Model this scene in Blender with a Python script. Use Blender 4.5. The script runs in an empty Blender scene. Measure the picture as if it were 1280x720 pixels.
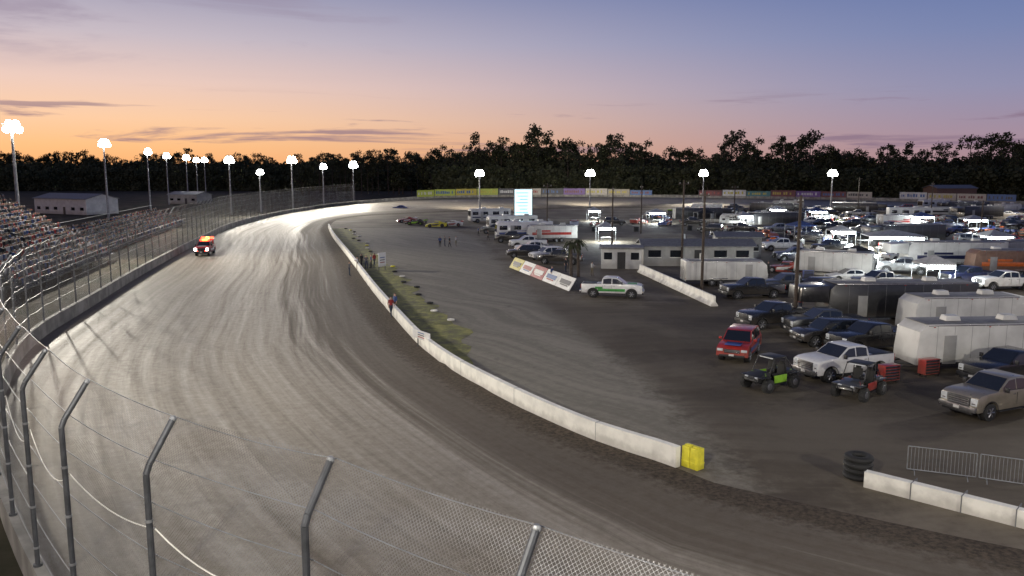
import bpy, bmesh, math, random
from mathutils import Vector, Matrix, noise
random.seed(7)
R=random.uniform
scene=bpy.context.scene
# ------------------------------------------------------------------ image pixel to ground projection helper
CAM_H=12.0; TILT=math.atan(0.145); CT=math.cos(TILT)
def P(x,y,z=0.0):
    """ground position (metres) of image pixel x, y projected onto the level z"""
    k=CAM_H-z
    return Vector((k*(x-640)/(CT*(y-215)), k*1000*(1+0.000145*(360-y))/(y-215), z))
def s2l(c):
    o=[]
    for v in c[:3]:
        v/=255.0
        o.append(v/12.92 if v<=0.04045 else ((v+0.055)/1.055)**2.4)
    return (o[0],o[1],o[2],1.0)
# ------------------------------------------------------------------ node helpers
class NT:
    def __init__(s,tree): s.t=tree; s.n=tree.nodes; s.l=tree.links
    def new(s,typ,props=None,**inp):
        nd=s.n.new(typ)
        for k,v in (props or {}).items(): setattr(nd,k,v)
        for k,v in inp.items():
            key=int(k[1:]) if (k[0]=='i' and k[1:].isdigit()) else k.replace('_',' ')
            sock=nd.inputs[key]
            if isinstance(v,bpy.types.NodeSocket): s.l.new(v,sock)
            else: sock.default_value=v
        return nd
    def m(s,op,a,b=0.0,clamp=False):
        return s.new('ShaderNodeMath',{'operation':op,'use_clamp':clamp},i0=a,i1=b).outputs[0]
    def sstep(s,v,lo,hi):
        nd=s.new('ShaderNodeMapRange',{'interpolation_type':'SMOOTHSTEP'},i0=v,i1=lo,i2=hi)
        return nd.outputs[0]
    def mix(s,f,a,b,bt='MIX'):
        nd=s.new('ShaderNodeMix',{'data_type':'RGBA','blend_type':bt})
        for i,v in ((0,f),(6,a),(7,b)):
            if isinstance(v,bpy.types.NodeSocket): s.l.new(v,nd.inputs[i])
            else: nd.inputs[i].default_value=v
        return nd.outputs[2]
    def comb(s,x,y,z=0.0): return s.new('ShaderNodeCombineXYZ',i0=x,i1=y,i2=z).outputs[0]
    def noise(s,vec,scale,detail=4,rough=0.55,dist=0.0):
        return s.new('ShaderNodeTexNoise',None,Vector=vec,Scale=scale,Detail=detail,Roughness=rough,Distortion=dist).outputs[0]
    def ramp(s,f,stops):
        nd=s.new('ShaderNodeValToRGB',None,Fac=f); cr=nd.color_ramp
        while len(cr.elements)<len(stops): cr.elements.new(0.5)
        for e,(p,c) in zip(cr.elements,stops): e.position=p; e.color=c
        return nd.outputs[0]
def c4(r,g=None,b=None):
    if g is None: return (r,r,r,1)
    return (r,g,b,1)
MATS={}
def mat(name,col=(.5,.5,.5),rough=.6,metal=0.0,em=0.0,var=.12,scale=3.0,coat=0.0,spec=.5,emcol=None,dust=0.0,dz=1.3):
    if name in MATS: return MATS[name]
    m=bpy.data.materials.new(name); m.use_nodes=True; n=NT(m.node_tree)
    b=m.node_tree.nodes['Principled BSDF']
    tc=n.new('ShaderNodeTexCoord').outputs['Object']
    f=n.noise(tc,scale,5)
    c=c4(*col); d=c4(*[max(0,v*(1-var*2.2)) for v in col])
    cc=n.mix(n.sstep(f,.35,.65),d,c)
    if dust>0:
        z=n.new('ShaderNodeSeparateXYZ',None,Vector=tc).outputs[2]
        k=n.m('MULTIPLY',n.m('SUBTRACT',1.0,n.sstep(n.m('ADD',z,n.m('MULTIPLY',n.m('SUBTRACT',f,.5),.8)),dz*.2,dz)),dust)
        cc=n.mix(k,cc,c4(.17,.145,.115))
    n.l.new(cc,b.inputs['Base Color'])
    n.l.new(n.m('ADD',rough-.08,n.m('MULTIPLY',f,.16)),b.inputs['Roughness'])
    b.inputs['Metallic'].default_value=metal
    b.inputs['Coat Weight'].default_value=coat
    b.inputs['Specular IOR Level'].default_value=spec
    if em>0:
        b.inputs['Emission Color'].default_value=c4(*(emcol or col)); b.inputs['Emission Strength'].default_value=em
        try: m.cycles.emission_sampling='NONE'
        except Exception: pass
    MATS[name]=m; return m
mat('tyre',(.02,.02,.02),.8); mat('rim',(.30,.30,.32),.4,.8); mat('glass',(.012,.015,.02),.08,0,0,.02,coat=.5)
mat('trim',(.02,.02,.022),.5); mat('chrome',(.5,.5,.52),.25,.9); mat('headlight',(.6,.63,.65),.15)
mat('headlight_on',(1,.97,.9),.2,0,25); mat('taillight',(.35,.01,.01),.25); mat('amber',(1,.3,.05),.3,0,14,emcol=(1,.20,.03)); mat('red_beacon',(1,.05,.03),.3,0,10,emcol=(1,.05,.02))
mat('paint_white',(.66,.66,.65),.3,coat=.4,var=.04,dust=.4,dz=1.0); mat('paint_black',(.015,.015,.017),.25,coat=.5,dust=.3); mat('paint_silver',(.26,.27,.28),.3,.5,coat=.4,dust=.4)
mat('paint_tan',(.27,.24,.195),.3,.4,coat=.4,var=.05,dust=.4); mat('paint_red',(.36,.025,.02),.3,coat=.5,dust=.3); mat('paint_blue',(.03,.07,.28),.3,coat=.5,dust=.4)
mat('paint_grey',(.07,.075,.08),.3,.3,coat=.4,dust=.4); mat('paint_green',(.04,.28,.05),.35,coat=.3); mat('paint_lime',(.25,.5,.04),.4)
mat('paint_orange',(.6,.13,.02),.35,coat=.3,dust=.3); mat('paint_yellow',(.78,.70,.05),.5); mat('paint_darkblue',(.015,.022,.07),.3,coat=.4,dust=.4)
mat('trailer_white',(.55,.55,.53),.45,var=.09,scale=.8,dust=.4); mat('trailer_grey',(.30,.30,.29),.45,var=.1,scale=.8,dust=.4); mat('trailer_black',(.018,.018,.02),.35,coat=.3,dust=.3)
mat('trailer_brown',(.16,.09,.06),.45); mat('roof_grey',(.17,.17,.175),.6,var=.14); mat('concrete_white',(.84,.82,.75),.7,var=.07,scale=1.4,dust=.35,dz=.5)
mat('concrete',(.26,.25,.225),.85,var=.2,scale=.7); mat('steel',(.085,.09,.10),.55,.5,var=.15); mat('steel_light',(.30,.31,.32),.5,.6,var=.12)
mat('wood',(.07,.052,.04),.85,var=.2,scale=4); mat('lamp_glow',(1,.98,.93),.3,0,60); mat('lamp_housing',(.12,.12,.12),.5,.5)
mat('work_light',(.9,1,1),.3,0,30); mat('skin',(.38,.23,.17),.6); mat('hair',(.03,.02,.015),.8); mat('denim',(.022,.032,.06),.8)
mat('shirt_black',(.018,.018,.018),.8); mat('shirt_red',(.25,.02,.02),.8); mat('shirt_white',(.42,.42,.42),.8); mat('shirt_blue',(.03,.06,.18),.8); mat('shirt_grey',(.10,.10,.11),.8); mat('khaki',(.16,.13,.085),.8)
mat('crowd_skin',(.32,.20,.15),.8); mat('crowd_white',(.42,.42,.43),.8); mat('crowd_red',(.22,.02,.02),.8); mat('crowd_blue',(.03,.06,.17),.8); mat('bleacher',(.08,.08,.085),.6,.3)
# ------------------------------------------------------------------ mesh builder
class MB:
    def __init__(s): s.v=[]; s.f=[]; s.mi=[]; s.mats=[]
    def mid(s,name):
        if name not in s.mats: s.mats.append(name)
        return s.mats.index(name)
    def add(s,vs,fs,m):
        o=len(s.v); i=s.mid(m)
        s.v+= [tuple(v) for v in vs]
        for f in fs: s.f.append([a+o for a in f]); s.mi.append(i)
    def box(s,c,d,m,rz=0.0,taper=1.0,rx=0.0):
        x,y,z=[k/2 for k in d]; M=Matrix.Translation(Vector(c))@Matrix.Rotation(rz,4,'Z')@Matrix.Rotation(rx,4,'X')
        vs=[]
        for zz,t in((-z,1),(z,taper)):
            for xx,yy in((-x,-y),(x,-y),(x,y),(-x,y)): vs.append(M@Vector((xx*t,yy*t,zz)))
        s.add(vs,[(3,2,1,0),(4,5,6,7),(0,1,5,4),(1,2,6,5),(2,3,7,6),(3,0,4,7)],m)
    def cyl(s,a,b,r0,r1,m,seg=8,caps=True):
        a=Vector(a);b=Vector(b);d=(b-a).normalized()
        u=d.orthogonal().normalized(); w=d.cross(u)
        vs=[]
        for p,r in((a,r0),(b,r1)):
            for i in range(seg):
                t=2*math.pi*i/seg; vs.append(p+(u*math.cos(t)+w*math.sin(t))*r)
        fs=[(i,(i+1)%seg,seg+(i+1)%seg,seg+i) for i in range(seg)]
        if caps: fs+=[tuple(range(seg-1,-1,-1)),tuple(range(seg,2*seg))]
        s.add(vs,fs,m)
    def tube(s,pts,r,m,seg=6):
        for a,b in zip(pts[:-1],pts[1:]): s.cyl(a,b,r,r,m,seg)
    def sph(s,c,r,m,seg=10,rings=6):
        c=Vector(c); vs=[];fs=[]
        if not hasattr(r,'__len__'): r=(r,r,r)
        for j in range(1,rings):
            ph=math.pi*j/rings
            for i in range(seg):
                t=2*math.pi*i/seg
                vs.append(c+Vector((r[0]*math.sin(ph)*math.cos(t),r[1]*math.sin(ph)*math.sin(t),r[2]*math.cos(ph))))
        vs.append(c+Vector((0,0,r[2])));vs.append(c-Vector((0,0,r[2])));T=len(vs)-2
        for j in range(rings-2):
            for i in range(seg): fs.append((j*seg+i,(j+1)*seg+i,(j+1)*seg+(i+1)%seg,j*seg+(i+1)%seg))
        for i in range(seg):
            fs.append((T,i,(i+1)%seg)); b=(rings-2)*seg; fs.append((T+1,b+(i+1)%seg,b+i))
        s.add(vs,fs,m)
    def prism(s,prof,w,m,zb=99,tum=0.0,yc=0.0):
        n=len(prof)
        hw=lambda z: w/2-max(0,z-zb)*tum
        vs=[(x,yc-hw(z),z) for x,z in prof]+[(x,yc+hw(z),z) for x,z in prof]
        fs=[tuple(range(n)),tuple(range(2*n-1,n-1,-1))]
        fs+=[(i,i+n,(i+1)%n+n,(i+1)%n) for i in range(n)]
        s.add(vs,fs,m)
    def quad(s,pts,m): s.add(pts,[tuple(range(len(pts)))],m)
    def mesh(s,name,bevel=0.0,recalc=True,smooth=True):
        me=bpy.data.meshes.new(name); me.from_pydata(s.v,[],s.f)
        for n in s.mats: me.materials.append(MATS[n])
        me.polygons.foreach_set('material_index',s.mi)
        if recalc:
            bm=bmesh.new(); bm.from_mesh(me); bmesh.ops.recalc_face_normals(bm,faces=bm.faces); bm.to_mesh(me); bm.free()
        if bevel>0:
            ob=bpy.data.objects.new('tmp',me); scene.collection.objects.link(ob)
            md=ob.modifiers.new('b','BEVEL'); md.width=bevel; md.segments=2; md.limit_method='ANGLE'; md.angle_limit=math.radians(35)
            dg=bpy.context.evaluated_depsgraph_get()
            me2=bpy.data.meshes.new_from_object(ob.evaluated_get(dg)); me2.name=name
            bpy.data.objects.remove(ob); me=me2
        if smooth:
            me.polygons.foreach_set('use_smooth',[True]*len(me.polygons))
            me.set_sharp_from_angle(angle=math.radians(35))
        me.update(); return me
def put(name,me,loc=(0,0,0),yaw=0.0,parent=None,scale=1.0):
    ob=bpy.data.objects.new(name,me); scene.collection.objects.link(ob)
    ob.location=loc; ob.rotation_euler=(0,0,yaw)
    if scale!=1.0: ob.scale=(scale,)*3 if not hasattr(scale,'__len__') else scale
    if parent: ob.parent=parent
    return ob
def empty(name):
    e=bpy.data.objects.new(name,None); scene.collection.objects.link(e); return e
def catmull(pts,step):
    pts=[Vector(p) for p in pts]; out=[]
    n=len(pts)
    for i in range(n-1):
        p0=pts[max(i-1,0)];p1=pts[i];p2=pts[i+1];p3=pts[min(i+2,n-1)]
        k=max(2,int((p2-p1).length/step))
        for j in range(k):
            t=j/k
            out.append(.5*((2*p1)+(-p0+p2)*t+(2*p0-5*p1+4*p2-p3)*t*t+(-p0+3*p1-3*p2+p3)*t**3))
    out.append(pts[-1]); return out
def resample(pts,step):
    out=[pts[0]]; acc=0
    for a,b in zip(pts[:-1],pts[1:]):
        L=(b-a).length; d=step-acc
        while d<=L: out.append(a+(b-a)*(d/L)); d+=step
        acc=(acc+L)%step
    return out
def nrm2(a,b):
    d=(b-a); d.z=0; d.normalize(); return Vector((d.y,-d.x,0))
# ------------------------------------------------------------------ track layout
pairs=[((50,-13,0),(70,17)),((25,-5,0),(40,17.5)),((10,3.2,0),(22,21.5)),((.1,10.15,0),(9.5,28.6)),((-3.7,13.1,0),(6.6,31.6)),
((-9.9,17.6,0),(1.9,38.0)),((-21.2,31.6,0),(-3.2,48)),((-29.2,45.4,0),(-6.6,56)),((-34,56.6,0),(-9.2,64.5)),((-37.6,70.3,0),(-13.7,80)),
((-44.2,96.3,0),(-22,109.6)),((-54,140,0),(-32.8,147.7)),((-61,175,0),(-39.5,173.4)),((-65,221,0),(-44,203)),((-62,255,.4),(-40,222)),
((-53,279,1),(-30,233)),((-41,297,1.5),(-18,243)),((-26,314,2),(-2,254)),((19.5,328,2),(20,266)),((66,317,2),(50,272)),((107,299,2),(85,262)),
((136,274,2),(109,238)),((158,247,2),(129,203)),((172,200,2),(150,180)),((170,150,1.5),(148,145)),((160,100,.5),(138,100)),((135,40,0),(118,58)),((95,5,0),(97,30)),((50,-13,0),(70,17))]
O=[];I=[]
def cr(p0,p1,p2,p3,t): return .5*((2*p1)+(-p0+p2)*t+(2*p0-5*p1+4*p2-p3)*t*t+(-p0+3*p1-3*p2+p3)*t**3)
oc=[Vector(a) for a,b in pairs]; ic=[Vector((b[0],b[1],0)) for a,b in pairs]
n=len(pairs)
idx_of=[]
for i in range(n-1):
    idx_of.append(len(O))
    k=max(3,int((oc[i+1]-oc[i]).length/2.0))
    q=lambda L,j:(L[(i+j)%(n-1)])
    for j in range(k):
        t=j/k
        O.append(cr(q(oc,-1),oc[i],oc[i+1],q(oc,2),t)); I.append(cr(q(ic,-1),ic[i],ic[i+1],q(ic,2),t))
O.append(O[0].copy());I.append(I[0].copy())
NV=40
vs=[];fs=[];um=[];vm=[];vn=[];u=0
for k,(o,i_) in enumerate(zip(O,I)):
    if k: u+=((O[k]+I[k])/2-(O[k-1]+I[k-1])/2).length
    w=(o-i_).length
    for j in range(NV+1):
        t=j/NV; p=i_.lerp(o,t)
        z=o.z*t+.012
        if t<.2 and 0<j: z+=max(0,noise.noise(Vector((p.x*1.3,p.y*1.3,0)))+.25)*.12*(1-t/.2)
        vs.append((p.x,p.y,z)); um.append(u); vm.append(t*w); vn.append(t)
for k in range(len(O)-1):
    for j in range(NV):
        a=k*(NV+1)+j; fs.append((a,a+1,a+NV+2,a+NV+1))
me=bpy.data.meshes.new('dirt_track'); me.from_pydata(vs,[],fs)
for nm,arr in(('um',um),('vm',vm),('vn',vn)):
    at=me.attributes.new(nm,'FLOAT','POINT'); at.data.foreach_set('value',arr)
m=bpy.data.materials.new('clay'); m.use_nodes=True; t=NT(m.node_tree); b=t.n['Principled BSDF']
A=lambda nm:t.new('ShaderNodeAttribute',{'attribute_name':nm}).outputs['Fac']
ua,va,vna=A('um'),A('vm'),A('vn')
obc=t.new('ShaderNodeTexCoord').outputs['Object']
big=t.noise(obc,.05,3)
wob=t.m('MULTIPLY',t.m('SUBTRACT',t.noise(t.comb(t.m('MULTIPLY',ua,.018),t.m('MULTIPLY',va,.03)),1,2),.5),5)
vv=t.m('ADD',va,wob)
s1=t.noise(t.comb(t.m('MULTIPLY',ua,.010),t.m('MULTIPLY',vv,.75)),1,8,.68)
s2=t.noise(t.comb(t.m('MULTIPLY',ua,.012),t.m('ADD',t.m('MULTIPLY',va,1.3),t.m('MULTIPLY',ua,.05))),1,6,.62)
s3=t.noise(t.comb(t.m('MULTIPLY',ua,.015),t.m('SUBTRACT',t.m('MULTIPLY',va,3.0),t.m('MULTIPLY',ua,.09))),1,4,.6)
s4=t.noise(t.comb(t.m('MULTIPLY',ua,.02),t.m('ADD',t.m('MULTIPLY',vv,2.4),t.m('MULTIPLY',ua,.14))),1,3,.55)
fine=t.noise(obc,2.2,10,.76)
patch=t.noise(obc,.22,6,.65,.8)
st=t.m('ADD',t.m('ADD',t.m('MULTIPLY',s1,.40),t.m('MULTIPLY',s2,.26)),t.m('ADD',t.m('MULTIPLY',s3,.12),t.m('MULTIPLY',fine,.34)))
col=t.ramp(st,[(.43,c4(.125,.104,.078)),(.52,c4(.195,.168,.130)),(.60,c4(.255,.226,.182)),(.68,c4(.33,.298,.245))])
# thin dark tyre marks crossing the groove and darker damp patches
mk=t.m('MULTIPLY',t.m('MAXIMUM',t.sstep(s3,.59,.66),t.sstep(s4,.60,.66)),t.sstep(patch,.40,.60))
col=t.mix(t.m('MULTIPLY',mk,.42),col,c4(.085,.070,.053))
col=t.mix(t.m('MULTIPLY',t.sstep(patch,.52,.72),.28),col,c4(.11,.092,.07))
edge=t.m('ADD',vna,t.m('MULTIPLY',t.m('SUBTRACT',t.m('ADD',s1,t.m('MULTIPLY',s2,.6)),.8),.5))
inn=t.m('SUBTRACT',1.0,t.sstep(edge,.20,.36))
berm=t.m('SUBTRACT',1.0,t.sstep(t.m('ADD',vna,t.m('MULTIPLY',t.m('SUBTRACT',fine,.5),.14)),.06,.12))
out=t.sstep(t.m('ADD',vna,t.m('MULTIPLY',t.m('SUBTRACT',big,.5),.25)),.74,.95)
col=t.mix(t.m('MULTIPLY',inn,.72),col,c4(.075,.058,.042))
col=t.mix(t.m('MULTIPLY',out,.62),col,c4(.085,.07,.053))
clod=t.ramp(t.noise(obc,5,6,.75),[(.4,c4(.03,.022,.015)),(.62,c4(.10,.075,.053))])
col=t.mix(berm,col,clod)
t.l.new(col,b.inputs['Base Color'])
rg=t.m('ADD',t.m('ADD',.56,t.m('MULTIPLY',t.m('SUBTRACT',.6,st),.9)),t.m('ADD',t.m('MULTIPLY',inn,.2),t.m('MULTIPLY',berm,.3)),True)
t.l.new(rg,b.inputs['Roughness']); b.inputs['Specular IOR Level'].default_value=.35
bmp=t.new('ShaderNodeBump',None,Strength=.65,Distance=.06,Height=t.m('ADD',t.m('ADD',t.m('MULTIPLY',fine,.8),t.m('MULTIPLY',s2,.2)),t.m('MULTIPLY',berm,t.noise(obc,4,5,.7))))
t.l.new(bmp.outputs[0],b.inputs['Normal'])
me.materials.append(m); me.polygons.foreach_set('use_smooth',[True]*len(me.polygons)); put('dirt_track',me)
# ------------------------------------------------------------------ ground + infield
def pip(x,y,poly):
    c=False;j=len(poly)-1
    for i in range(len(poly)):
        a=poly[i];b_=poly[j]
        if (a[1]>y)!=(b_[1]>y) and x<(b_[0]-a[0])*(y-a[1])/(b_[1]-a[1])+a[0]: c=not c
        j=i
    return c
def pdist(x,y,poly):
    best=1e9
    for i in range(len(poly)):
        ax,ay=poly[i-1][:2];bx,by=poly[i][:2];dx,dy=bx-ax,by-ay
        tt=max(0,min(1,((x-ax)*dx+(y-ay)*dy)/(dx*dx+dy*dy+1e-9)))
        best=min(best,math.hypot(x-ax-dx*tt,y-ay-dy*tt))
    return best
gm=bpy.data.materials.new('grass_and_sand'); gm.use_nodes=True; t=NT(gm.node_tree); b=t.n['Principled BSDF']
oc_=t.new('ShaderNodeTexCoord').outputs['Object']
t.l.new(t.mix(t.sstep(t.noise(oc_,.15,8,.65),.4,.6),c4(.025,.026,.016),c4(.055,.046,.034)),b.inputs['Base Color']); b.inputs['Roughness'].default_value=.95; b.inputs['Specular IOR Level'].default_value=.1
me=bpy.data.meshes.new('ground'); S=3000
me.from_pydata([(-S,-500,-.03),(S,-500,-.03),(S,S*1.5,-.03),(-S,S*1.5,-.03)],[],[(0,1,2,3)]); me.materials.append(gm); put('ground',me)
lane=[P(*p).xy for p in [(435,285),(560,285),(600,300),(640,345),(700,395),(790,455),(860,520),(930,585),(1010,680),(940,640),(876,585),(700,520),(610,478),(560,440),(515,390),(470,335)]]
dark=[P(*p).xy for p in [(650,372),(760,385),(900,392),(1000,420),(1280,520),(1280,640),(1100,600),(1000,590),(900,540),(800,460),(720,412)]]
cell=1.5; X0,X1,Y0,Y1=-50,170,14,290
nx=int((X1-X0)/cell);ny=int((Y1-Y0)/cell)
inner=[p.xy for p in I]
vs=[];fs=[];l1=[];l2=[]
for j in range(ny+1):
    for i in range(nx+1):
        x=X0+i*cell;y=Y0+j*cell; vs.append((x,y,0))
        if y<180 and -45<x<60:
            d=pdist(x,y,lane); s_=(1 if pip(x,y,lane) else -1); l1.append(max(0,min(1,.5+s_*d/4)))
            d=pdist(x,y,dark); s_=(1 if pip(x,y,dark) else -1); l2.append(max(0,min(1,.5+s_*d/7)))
        else: l1.append(0);l2.append(0)
inn_=[pip(v[0],v[1],inner) for v in vs]
for j in range(ny):
    for i in range(nx):
        a=j*(nx+1)+i; q=(a,a+1,a+nx+2,a+nx+1)
        if any(inn_[k] for k in q): fs.append(q)
me=bpy.data.meshes.new('infield_ground'); me.from_pydata(vs,[],fs)
for nm,arr in(('lane',l1),('dark',l2)):
    at=me.attributes.new(nm,'FLOAT','POINT'); at.data.foreach_set('value',arr)
m=bpy.data.materials.new('infield_dirt'); m.use_nodes=True; t=NT(m.node_tree); b=t.n['Principled BSDF']
oc_=t.new('ShaderNodeTexCoord').outputs['Object']
A=lambda nm:t.new('ShaderNodeAttribute',{'attribute_name':nm}).outputs['Fac']
nb=t.noise(oc_,.09,5,.6,.6); nf=t.noise(oc_,1.6,10,.76)
sx=t.new('ShaderNodeSeparateXYZ',None,Vector=oc_)
al=t.m('ADD',t.m('MULTIPLY',sx.outputs[0],.78),t.m('MULTIPLY',sx.outputs[1],.62)); ac=t.m('ADD',t.m('MULTIPLY',sx.outputs[0],-.5),t.m('MULTIPLY',sx.outputs[1],.86))
wv=t.m('MULTIPLY',t.noise(oc_,.03,2),14)
trk=t.noise(t.comb(t.m('ADD',t.m('MULTIPLY',al,.9),wv),t.m('MULTIPLY',ac,.05)),1,5,.6,.3)
trk2=t.noise(t.comb(t.m('ADD',t.m('MULTIPLY',sx.outputs[1],1.1),wv),t.m('MULTIPLY',sx.outputs[0],.06)),1,5,.6,.3)
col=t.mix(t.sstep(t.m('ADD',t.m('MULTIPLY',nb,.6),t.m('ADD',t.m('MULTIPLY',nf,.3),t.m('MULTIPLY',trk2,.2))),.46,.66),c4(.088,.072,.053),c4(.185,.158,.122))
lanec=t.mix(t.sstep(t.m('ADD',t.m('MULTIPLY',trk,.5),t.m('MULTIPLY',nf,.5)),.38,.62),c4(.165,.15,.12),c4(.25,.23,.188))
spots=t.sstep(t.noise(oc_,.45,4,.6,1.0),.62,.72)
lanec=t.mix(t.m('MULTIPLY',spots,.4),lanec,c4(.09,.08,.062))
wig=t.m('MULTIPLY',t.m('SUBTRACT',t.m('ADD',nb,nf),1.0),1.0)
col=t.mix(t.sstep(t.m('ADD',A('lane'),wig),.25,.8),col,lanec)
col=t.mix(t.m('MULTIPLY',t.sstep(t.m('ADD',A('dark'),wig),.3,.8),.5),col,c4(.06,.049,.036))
t.l.new(col,b.inputs['Base Color']); t.l.new(t.m('ADD',.62,t.m('MULTIPLY',nf,.4)),b.inputs['Roughness'])
b.inputs['Specular IOR Level'].default_value=.2
t.l.new(t.new('ShaderNodeBump',None,Strength=.6,Distance=.06,Height=t.m('ADD',nf,t.m('MULTIPLY',trk,.5))).outputs[0],b.inputs['Normal'])
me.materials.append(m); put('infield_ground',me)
# ------------------------------------------------------------------ walls
def ribwall(name,pts,h,th,matn,side=1,foot=0.0):
    mb=MB(); vs=[];fs=[]
    n=len(pts)
    for k,p in enumerate(pts):
        a=pts[max(k-1,0)];b_=pts[min(k+1,n-1)]; nn=nrm2(a,b_)*side
        for off,z in((foot,0),(.0,h*.35 if foot else h*.5),(.0,h),(-th,h),(-th,0)):
            vs.append((p.x+nn.x*off,p.y+nn.y*off,p.z+z))
    for k in range(n-1):
        for j in range(4):
            a=k*5+j; fs.append((a,a+1,a+6,a+5))
    fs+= [(0,1,2,3,4),tuple((n-1)*5+j for j in (4,3,2,1,0))]
    mb.add(vs,fs,matn); return put(name,mb.mesh(name,smooth=False))
i_end=idx_of[15]
fpts=[p.copy() for p in O[:i_end]]
ribwall('outer_track_wall',fpts,1.05,.35,'concrete')
iw=catmull([Vector((p.x,p.y,0)) for p in [P(*q) for q in [(850,583),(820,572.5),(750,550),(680,520),(620,490),(570,462),(530,432),(500,400),(470,365),(440,325),(418,297),(412,285)]]],1.2)
ribwall('inner_track_wall',iw,.88,.3,'concrete_white',1)
mb=MB()
for k in range(4,len(iw)-1,5):
    nn=nrm2(iw[k-1],iw[k+1]); p=iw[k]; a=math.atan2(nn.y,nn.x)
    mb.box((p.x-nn.x*.15,p.y-nn.y*.15,.443),(.310,.02,.894),'roof_grey',a)
put('wall_joint',mb.mesh('wall_joint',smooth=False)).parent=bpy.data.objects['inner_track_wall']
mb=MB(); e=P(863,583); d=(iw[0]-iw[2]).normalized(); ang=math.atan2(d.y,d.x)
for k in range(2):
    c=e+d*(k*.42-.1); mb.box((c.x,c.y,.44),(.40,.46,.88),'paint_yellow',ang,.93)
    mb.box((c.x,c.y,.9),(.3,.2,.06),'paint_yellow',ang)
    mb.box((c.x,c.y,.25),(.41,.48,.07),'paint_yellow',ang)
put('crash_cushion',mb.mesh('crash_cushion',.02))
a=P(1083,606);b_=P(1300,662); pts=[a+(b_-a)*(k/10) for k in range(11)]
ribwall('pit_wall',pts,.62,.32,'concrete_white',-1,.12)
mb=MB()
for k in range(1,4):
    p=a+(b_-a)*(k*.295); mb.box((p.x,p.y,.315),(.03,.75,.64),'roof_grey',math.atan2((b_-a).y,(b_-a).x))
put('joint',mb.mesh('joint',smooth=False)).parent=bpy.data.objects['pit_wall']
# ------------------------------------------------------------------ catch fence
m=bpy.data.materials.new('chain_link'); m.use_nodes=True; t=NT(m.node_tree); b=t.n['Principled BSDF']
A=lambda nm:t.new('ShaderNodeAttribute',{'attribute_name':nm}).outputs['Fac']
fu,fv=A('um'),A('vm')
def wires(x,pitch,w):
    fr=t.m('FRACT',t.m('DIVIDE',x,pitch)); return t.m('LESS_THAN',fr,w/pitch)
al=t.m('MAXIMUM',wires(t.m('ADD',fu,fv),.075,.0085),wires(t.m('ADD',t.m('SUBTRACT',fu,fv),50.),.075,.0085))
t.l.new(al,b.inputs['Alpha']); b.inputs['Metallic'].default_value=.3; b.inputs['Roughness'].default_value=.5
rn=t.noise(t.comb(t.m('MULTIPLY',fu,.5),fv),.8,5)
t.l.new(t.mix(t.sstep(rn,.4,.65),c4(.24,.24,.245),c4(.10,.085,.07)),b.inputs['Base Color'])
MATS['chain_link']=m
prof=[(0,1.0),(0,6.15),(.08,6.34),(.62,7.12)]
pl=[0]
for a,c in zip(prof[:-1],prof[1:]): pl.append(pl[-1]+math.hypot(c[0]-a[0],c[1]-a[1]))
i3=idx_of[3]
fence_c=fpts
vs=[];fs=[];um=[];vm=[];u=0
for k,p in enumerate(fence_c):
    if k:u+=(p-fence_c[k-1]).length
    nn=nrm2(fence_c[max(k-1,0)],fence_c[min(k+1,len(fence_c)-1)])
    for (o,z),l in zip(prof,pl):
        vs.append((p.x+nn.x*(o-.1),p.y+nn.y*(o-.1),p.z+z)); um.append(u); vm.append(l)
np_=len(prof)
for k in range(len(fence_c)-1):
    for j in range(np_-1):
        a=k*np_+j; fs.append((a,a+1,a+np_+1,a+np_))
me=bpy.data.meshes.new('mesh'); me.from_pydata(vs,[],fs)
for nm,arr in(('um',um),('vm',vm)):
    at=me.attributes.new(nm,'FLOAT','POINT'); at.data.foreach_set('value',arr)
me.materials.append(MATS['chain_link'])
fence=empty('catch_fence'); put('mesh',me,parent=fence)
fw=resample(fence_c[i3:],4.35); bw=resample(list(reversed(fence_c[:i3+1])),4.35)[1:]
posts=list(reversed(bw))+fw
mb=MB()
def nearest_n(p):
    k=min(range(len(fence_c)),key=lambda q:(fence_c[q]-p).length_squared)
    return nrm2(fence_c[max(k-1,0)],fence_c[min(k+1,len(fence_c)-1)])
PN=[nearest_n(p) for p in posts]
for p,nn in zip(posts,PN):
    base=p-nn*.22
    near=p.length<60
    pts=[Vector((base.x,base.y,p.z))]+[Vector((base.x+nn.x*o,base.y+nn.y*o,p.z+z)) for o,z in prof[1:]]
    mb.tube(pts,.065,'steel',10 if near else 6)
    if near:
        mb.sph(pts[-1],.075,'steel_light',8,5)
        for z in (1.6,2.8,4.0,5.2): mb.cyl((base.x,base.y,z-.03),(base.x,base.y,z+.03),.078,.078,'steel_light',10)
        mb.cyl((base.x,base.y,1.0),(base.x,base.y,1.12),.12,.12,'steel',10)
put('posts',mb.mesh('posts'),parent=fence)
mb=MB()
for ci,(o,z) in enumerate([(-.02,1.15),(-.02,2.2),(-.02,3.3),(-.02,4.4),(-.02,5.5),(.10,6.34),(.60,7.10)]):
    for k in range(len(posts)-1):
        a=posts[k]+PN[k]*(o-.06);c=posts[k+1]+PN[k+1]*(o-.06)
        far=a.length>70
        prev=None; segs=1 if far else 5
        for q in range(segs+1):
            tt=q/segs; sag=-(.04+.05*((k*7+ci*3)%5)/4)*4*tt*(1-tt)*(1 if not far else 0)
            p=a.lerp(c,tt); p=Vector((p.x,p.y,p.z+z+sag))
            if prev is not None: mb.cyl(prev,p,.012,.012,'steel_light',4,False)
            prev=p
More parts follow.
